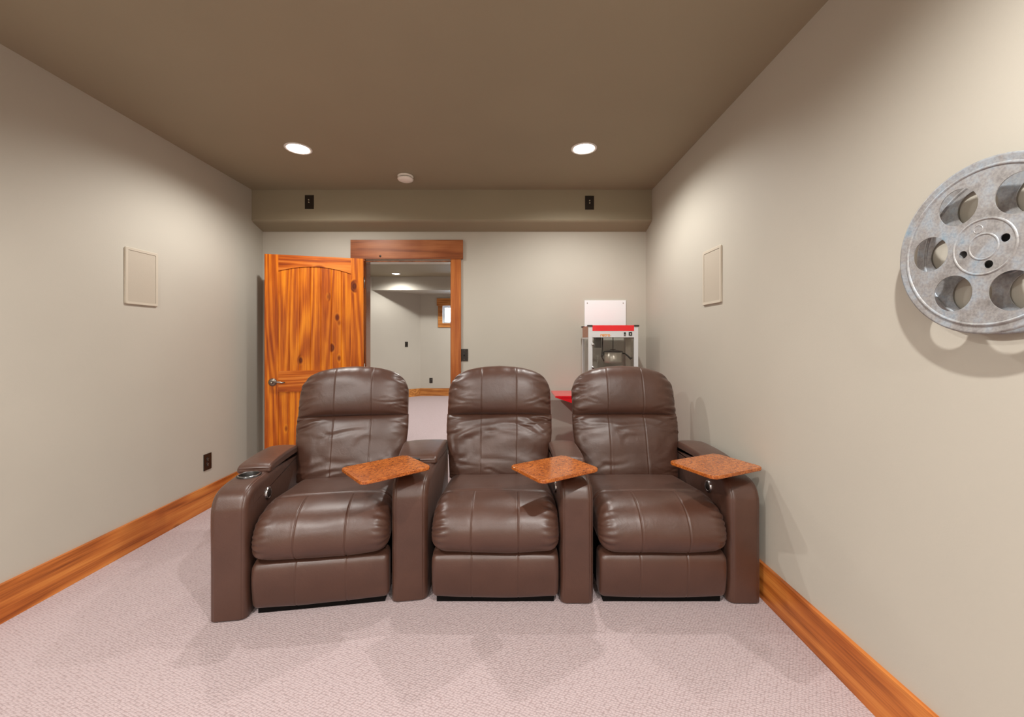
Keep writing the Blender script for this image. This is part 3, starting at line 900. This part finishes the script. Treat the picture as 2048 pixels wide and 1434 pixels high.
def make_arm(root, x0, x1, rear=None, tray=None, button=0, cup=True, fwd=0.0):
    """arm between x0 and x1 at the front; rear=(x0r,x1r) widths at the back end"""
    if rear is None: rear = (x0, x1)
    hw = 0.5
    Y0, Y1 = -.004, .72
    def xf(p):
        t = max(0, min(1, (p.y - Y0) / (Y1 - Y0)))
        a = x0 + (rear[0] - x0) * t; b = x1 + (rear[1] - x1) * t
        hwl = (x1 - x0) / 2
        # p.x in [-hwl,hwl]
        return Vector((a + (p.x + hwl) / (2 * hwl) * (b - a), p.y + fwd * (1 - t), p.z))
    hwl = (x1 - x0) / 2
    cp = [(-.004, -.14), (-.004, .10), (-.004, .35), (-.004, .50), (.004, .548), (.028, .588), (.070, .612), (.13, .622), (.22, .626), (.275, .628),
          (.40, .634), (.60, .634), (.69, .628), (.715, .60), (.72, .50), (.72, .15), (.72, -.14)]
    prof = []
    m = catmull(cp[:-1] + [cp[-1]], 6, closed=False)
    prof = m
    def disp(x, y, z, t, nrm):
        # stitched seams close to both long edges
        d = 0
        for s in (-1, 1):
            d -= .0016 * math.exp(-((x - s * (hwl - .020)) / .0022) ** 2)
        d += .0016 * noise.noise(Vector((x * 9, y * 6 + z * 5, x0)))
        return d
    bm = bmesh.new(); loft(bm, prof, hwl, .034, disp, nx=18, extra=(-(hwl - .020), hwl - .020), xf=xf)
    bmesh.ops.bisect_plane(bm, geom=bm.verts[:] + bm.edges[:] + bm.faces[:], plane_co=(0, 0, .006), plane_no=(0, 0, 1), clear_inner=True)
    bmesh.ops.holes_fill(bm, edges=[e for e in bm.edges if e.is_boundary], sides=0)
    arm = obj('armrest', bm, M_leather, root, True)
    xc = (x0 + x1) / 2 + ((rear[0] + rear[1]) / 2 - (x0 + x1) / 2) * (.195 / .72)
    if cup:
        bmc = bmesh.new(); lathe(bmc, [(0, -.08), (.046, -.08), (.046, .05), (0, .05)], 48, Matrix.Translation((xc, .195, .626)))
        cut = obj('cut', bmc, M_leather, root)
        bpy.context.view_layer.update()
        md = arm.modifiers.new('b', 'BOOLEAN'); md.object = cut; md.operation = 'DIFFERENCE'; md.solver = 'MANIFOLD'
        dg = bpy.context.evaluated_depsgraph_get(); dg.update()
        nm = bpy.data.meshes.new_from_object(arm.evaluated_get(dg))
        arm.modifiers.clear()
        old = arm.data; arm.data = nm; nm.name = 'armrest'
        bpy.data.objects.remove(cut)
        bm = bmesh.new()
        lathe(bm, [(.0445, -.075), (.0445, .000), (.047, .0035), (.051, .0040), (.0565, .0022), (.058, -.003)], 48, Matrix.Translation((xc, .195, .6275)))
        lathe(bm, [(0, -.074), (.0446, -.074)], 48, Matrix.Translation((xc, .195, .6275)), 1)
        ch = obj('cup_holder', bm, [M_black, M_black], arm, True)
        bm = bmesh.new()
        lathe(bm, [(.0460, .0020), (.0478, .0048), (.0505, .0052), (.0530, .0035), (.0540, .0005)], 48, Matrix.Translation((xc, .195, .6275)))
        obj('rim', bm, M_chrome, ch, True)
    # storage lid
    lp = [(.262, .622), (.258, .640), (.266, .654), (.300, .664), (.42, .670), (.58, .668), (.68, .658), (.715, .640), (.722, .615), (.70, .612), (.50, .616), (.30, .616)]
    bm = bmesh.new()
    loft(bm, catmull(lp, 6), hwl + .002, .014, lambda x, y, z, t, n_: .006 * (1 - (x / hwl) ** 2) * (1 if z > .645 else 0) - .0012 * math.exp(-((abs(x) - hwl + .022) / .002) ** 2),
         nx=16, xf=xf)
    lid = obj('arm_lid', bm, M_leather, root, True)
    if button:
        bx = x1 if button > 0 else x0
        t = .27 / .72
        bxx = (x1 + (rear[1] - x1) * t) if button > 0 else (x0 + (rear[0] - x0) * t)
        MM = Matrix.Translation((bxx, .215, .520)) @ Matrix.Rotation(button * PI / 2, 4, 'Y')
        bm = bmesh.new(); lathe(bm, [(.034, -.004), (.034, .005), (.031, .009), (.024, .009), (.021, .006)], 32, MM); bt = obj('recline_button', bm, M_chrome, root, True)
        bm = bmesh.new(); lathe(bm, [(0, .012), (.016, .0115), (.0215, .007)], 32, MM); obj('button_cap', bm, M_black, bt, True)
    return xc

def make_tray(root, cx, cy, rot, L_=.360, W_=.282, z=.672, post=None):
    tr = empty('tray_table', (cx, cy, z), rot, root)
    tr['label'] = 'glossy orange burl wood swivel tray'
    bm = bmesh.new()
    r = .022; pts = []
    for sx, sy, a0 in ((1, 1, 0), (-1, 1, 90), (-1, -1, 180), (1, -1, 270)):
        for k in range(6):
            a = math.radians(a0 + 18 * k); pts.append((sx * (L_ / 2 - r) + r * math.cos(a), sy * (W_ / 2 - r) + r * math.sin(a)))
    prism(bm, pts, 'z', 0, .017)
    es = [e for e in bm.edges if abs(e.verts[0].co.z - e.verts[1].co.z) < 1e-6]
    bmesh.ops.bevel(bm, geom=es, offset=.0045, segments=3, affect='EDGES', profile=.5)
    o = obj('tray_top', bm, M_burl, tr)
    for p in o.data.polygons: p.use_smooth = abs(p.normal.z) < .98
    if post:
        # post given in chair space
        p = Matrix.Rotation(-rot, 4, 'Z') @ Vector((post[0] - cx, post[1] - cy, 0))
        bm = bmesh.new(); lathe(bm, [(0, -.066), (.012, -.066), (.012, -.006), (.034, -.005), (.034, 0), (0, 0)], 24, Matrix.Translation((p.x, p.y, 0)))
        obj('swivel_post', bm, M_black, tr, True)
    return tr

def make_recliner(loc, rz, label, seed, arms, tray):
    root = empty('recliner', loc, rz); tag(root, label, 'recliner', 'row of three home theatre recliners')
    seat_part(root, seed); foot_part(root, seed); back_parts(root, seed)
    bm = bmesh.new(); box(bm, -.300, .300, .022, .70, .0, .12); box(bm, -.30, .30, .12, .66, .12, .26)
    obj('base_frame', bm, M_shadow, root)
    for a in arms: make_arm(root, **a)
    make_tray(root, *tray[:3], post=tray[3])
    return root

def local(px, py, cx, cy, rz):
    v = Matrix.Rotation(-rz, 3, 'Z') @ Vector((px - cx, py - cy, 0)); return v.x, v.y

R1 = math.radians(9.0)
c1 = (-0.940, 2.032); c2 = (-0.083, 2.077); c3 = (0.768, 2.077)
# leftmost, turned slightly inwards; wedge arm on its right
a1 = dict(x0=-.500, x1=-.333, button=1, fwd=-.022)
l0 = local(-.583, 2.197 * .9425 + .006, *c1, R1)
b_ = dict(x0=.333, x1=.512, rear=(.335, .625))
tx, ty = local(-.640, 2.094, *c1, R1)
make_recliner((*c1, 0), R1, 'brown leather recliner at the left end of the row, turned slightly inwards', 1.7,
              [a1, b_], (tx, ty, math.radians(41) - R1, (.43, .195)))
make_recliner((*c2, 0), 0, 'brown leather recliner in the middle of the row of three', 5.1,
              [dict(x0=.331, x1=.501, button=-1)], (.2186 - c2[0], 2.100 - c2[1], math.radians(32), (.416, .195)))
make_recliner((*c3, 0), 0, 'brown leather recliner at the right end of the row, next to the right wall', 9.4,
              [dict(x0=.334, x1=.500, button=-1)], (1.066 - c3[0], 2.148 - c3[1], math.radians(25), (.417, .195)))

# ------------------------------------------------------------------ popcorn cart, popcorn machine, white board
cart = empty('popcorn_cart', (.888, 3.745, 0)); tag(cart, 'red cart standing in the back right corner under the popcorn machine', 'cart')
cx, cy = .888, 3.745
bm = bmesh.new(); box(bm, .38 - cx, 1.285 - cx, 3.56 - cy, 3.94 - cy, .838, .853); bevel_all(bm, .002, 1); obj('shelf', bm, M_red, cart)
bm = bmesh.new()
prism(bm, [(.385 - cx, .838), (.672 - cx, .838), (.672 - cx, .742)], 'y', 3.562 - cy, 3.938 - cy)
obj('shelf_bracket', bm, M_red, cart)
bm = bmesh.new()
prism(bm, [(1.104 - cx, .838), (1.28 - cx, .838), (1.104 - cx, .775)], 'y', 3.562 - cy, 3.938 - cy)
obj('shelf_bracket', bm, M_red, cart)
bm = bmesh.new(); box(bm, .674 - cx, 1.102 - cx, 3.57 - cy, 3.93 - cy, .16, .838); bevel_all(bm, .004, 2); obj('cabinet', bm, M_red, cart)
for sx in (.70, 1.076):
    for sy in (3.61, 3.89):
        bm = bmesh.new(); lathe(bm, [(0, -.012), (.076, -.012), (.080, -.006), (.080, .006), (.076, .012), (0, .012)], 28,
                                Matrix.Translation((sx - cx, sy - cy, .080)) @ Matrix.Rotation(PI / 2, 4, 'Y'))
        obj('wheel', bm, M_black, cart, True)
        bm = bmesh.new(); box(bm, sx - cx + .014, sx - cx + .022, sy - cy - .012, sy - cy + .012, .07, .16)
        obj('wheel_fork', bm, M_steel, cart)

mx0, mx1, my0, my1, mz0, mz1 = .672, 1.106, 3.58, 3.90, .854, 1.468
pm = empty('popcorn_machine', (.889, 3.74, mz0)); tag(pm, 'countertop popcorn machine with red top band and glass sides in the back right corner', 'popcorn machine')
ox, oy, oz = .889, 3.74, mz0
def pb(name, x0, x1, y0, y1, z0, z1, m, bev=.0, parent=None):
    bm = bmesh.new(); box(bm, x0 - ox, x1 - ox, y0 - oy, y1 - oy, z0 - oz, z1 - oz)
    if bev: bevel_all(bm, bev, 2)
    return obj(name, bm, m, parent or pm)
pw = .035
for x_, y_ in ((mx0, my0), (mx1 - pw, my0), (mx0, my1 - .02), (mx1 - .02, my1 - .02)):
    wdt = pw if y_ == my0 else .02
    p_ = pb('corner_post', x_, x_ + wdt, y_, y_ + .02, mz0 + .02, mz1 - .012, M_alu, .002)
    pb('corner_cap', x_ - .008 if x_ < .8 else x_, x_ + wdt + (.008 if x_ > .8 else 0), y_ - .004, y_ + .024, mz1 - .012, mz1 + .002, M_dsteel, .002, p_)
pb('base_pan', mx0, mx1, my0, my1, mz0, mz0 + .02, M_alu, .003)
pb('lower_panel', mx0 + pw, mx1 - pw, my0 + .004, my0 + .012, mz0 + .02, mz0 + .10, M_red)
pb('top_band', mx0 + pw, mx1 - pw, my0 + .001, my0 + .018, 1.335 - (662 - 681) * 3.58 / 820, mz1, M_red, .001)
cz0, cz1 = 1.335 + 6.4 * 3.58 / 820, 1.335 + 19 * 3.58 / 820
cp_ = pb('control_panel', mx0 + pw, mx1 - pw, my0 + .002, my0 + .020, cz0, cz1, M_alu, .001)
pb('roof', mx0 + .008, mx1 - .008, my0 + .02, my1 - .002, cz1 + .02, mz1 - .004, M_red, .002)
for s, (xa, xb) in enumerate(((mx0, mx0 + .006), (mx1 - .006, mx1))):
    pb('side_band', xa, xb, my0 + .02, my1 - .02, cz0, mz1 - .01, M_side_refl)
    pb('side_rail', xa, xb, my0 + .02, my1 - .02, cz0 - .012, cz0 - .001, M_alu)
pb('back_band', mx0 + .02, mx1 - .02, my1 - .008, my1 - .002, cz0, mz1 - .01, M_alu)
def px(x, d=3.58): return (x - 1023) * d / 820
sw = pb('rocker_switch', px(1248), px(1251.4), my0 - .002, my0 + .003, 1.335 + 9.5 * .00437, 1.335 + 16.5 * .00437, M_black, .0008)
pb('switch_mark', px(1249.3), px(1250.1), my0 - .0028, my0 - .002, 1.335 + 11 * .00437, 1.335 + 12 * .00437, M_white, 0, sw)
sw = pb('rocker_switch', px(1257.5), px(1264), my0 - .002, my0 + .003, 1.335 + 10 * .00437, 1.335 + 17 * .00437, M_black, .0008)
pb('switch_mark', px(1259.6), px(1262), my0 - .0028, my0 - .002, 1.335 + 12 * .00437, 1.335 + 14 * .00437, M_white, 0, sw)
# lettering
fc = bpy.data.curves.new('logo', 'FONT'); fc.body = 'retro'; fc.size = .041; fc.extrude = .0006; fc.align_x = 'CENTER'; fc.offset = .0006
to = bpy.data.objects.new('tmp', fc); C.objects.link(to)
me = bpy.data.meshes.new_from_object(to.evaluated_get(bpy.context.evaluated_depsgraph_get()))
bpy.data.objects.remove(to)
me.transform(Matrix.Translation((px(1210.5) - ox, my0 + .0012 - oy, 1.335 + 8.2 * .00437 - oz)) @ Matrix.Rotation(PI / 2, 4, 'X'))
me.materials.clear(); me.materials.append(M_orange)
lo_ = bpy.data.objects.new('lettering', me); C.objects.link(lo_); lo_.parent = cp_
# glass
pb('glass_panel', mx0 + .002, mx0 + .005, my0 + .02, my1 - .02, mz0 + .02, cz0 - .012, M_glass)
pb('glass_panel', mx1 - .005, mx1 - .002, my0 + .02, my1 - .02, mz0 + .02, cz0 - .012, M_glass)
gd = pb('glass_door', mx0 + pw, mx1 - pw, my0 + .006, my0 + .010, mz0 + .10, cz0 - .002, M_glass)
pb('glass_panel', mx0 + .02, mx1 - .02, my1 - .010, my1 - .007, mz0 + .02, cz0, M_glass)
for zz in (1.335 - 8 * .00437, 1.335 - 54 * .00437):
    bm = bmesh.new(); lathe(bm, [(0, .010), (.010, .010), (.014, .006), (.014, 0)], 20, Matrix.Translation((px(1186) - ox, my0 - oy, zz - oz)) @ Matrix.Rotation(PI / 2, 4, 'X'))
    obj('door_hinge', bm, M_chrome, gd, True)
# kettle
kx, ky = px(1226, 3.74), 3.74
kt = empty('kettle', (kx - ox, ky - oy, 1.13 - oz), 0, pm)
bm = bmesh.new(); lathe(bm, [(0, 0), (.070, 0), (.080, .008), (.082, .020), (.082, .102), (.078, .104), (0, .104)], 40); obj('pot', bm, M_steel, kt, True)
bm = bmesh.new(); lathe(bm, [(0, .116), (.030, .116), (.074, .110), (.086, .106), (.086, .100)], 40); obj('pot_lid', bm, M_dsteel, kt, True)
bm = bmesh.new(); tube(bm, [(0, 0, .112), (0, 0, .245)], .004, 8); lathe(bm, [(0, .128), (.026, .126), (.026, .120), (0, .120)], 24); obj('stirrer_rod', bm, M_dsteel, kt, True)
bm = bmesh.new(); tube(bm, [(.083, 0, .09), (.105, -.02, .085), (.13, -.03, .062), (.150, -.035, .040), (.165, -.035, .048)], [.007, .006, .008, .010, .006], 10); obj('pot_handle', bm, M_dsteel, kt, True)
bm = bmesh.new(); tube(bm, [(-.090, .02, .245), (-.092, .02, .12), (-.105, 0, .06), (-.080, 0, .015)], .006, 8)
tube(bm, [(-.078, 0, .10), (-.105, 0, .055)], .010, 8); obj('hanger_arm', bm, M_dsteel, kt, True)
pb('lamp_box', px(1190, 3.7), px(1201, 3.7), 3.66, 3.76, 1.27, cz0, M_dsteel, .003)
pb('inner_duct', px(1251, 3.8), px(1262, 3.8), 3.80, 3.86, mz0 + .02, cz0, M_steel, .003)

# white board with two screws, above the machine, against the wall
bd = empty('white_board', (.909, 3.955, 1.38)); tag(bd, 'blank white rectangular board with two corner screws on the back wall above the popcorn machine', 'board')
bm = bmesh.new(); box(bm, -.200, .200, .020, .034, 0, .345); bevel_all(bm, .002, 2); obj('board_face', bm, M_board, bd)
for s in (-.174, .174):
    bm = bmesh.new(); lathe(bm, [(0, .004), (.003, .0035), (.005, 0)], 12, Matrix.Translation((s, .020, .318)) @ Matrix.Rotation(PI / 2, 4, 'X')); obj('screw', bm, M_nickel, bd, True)
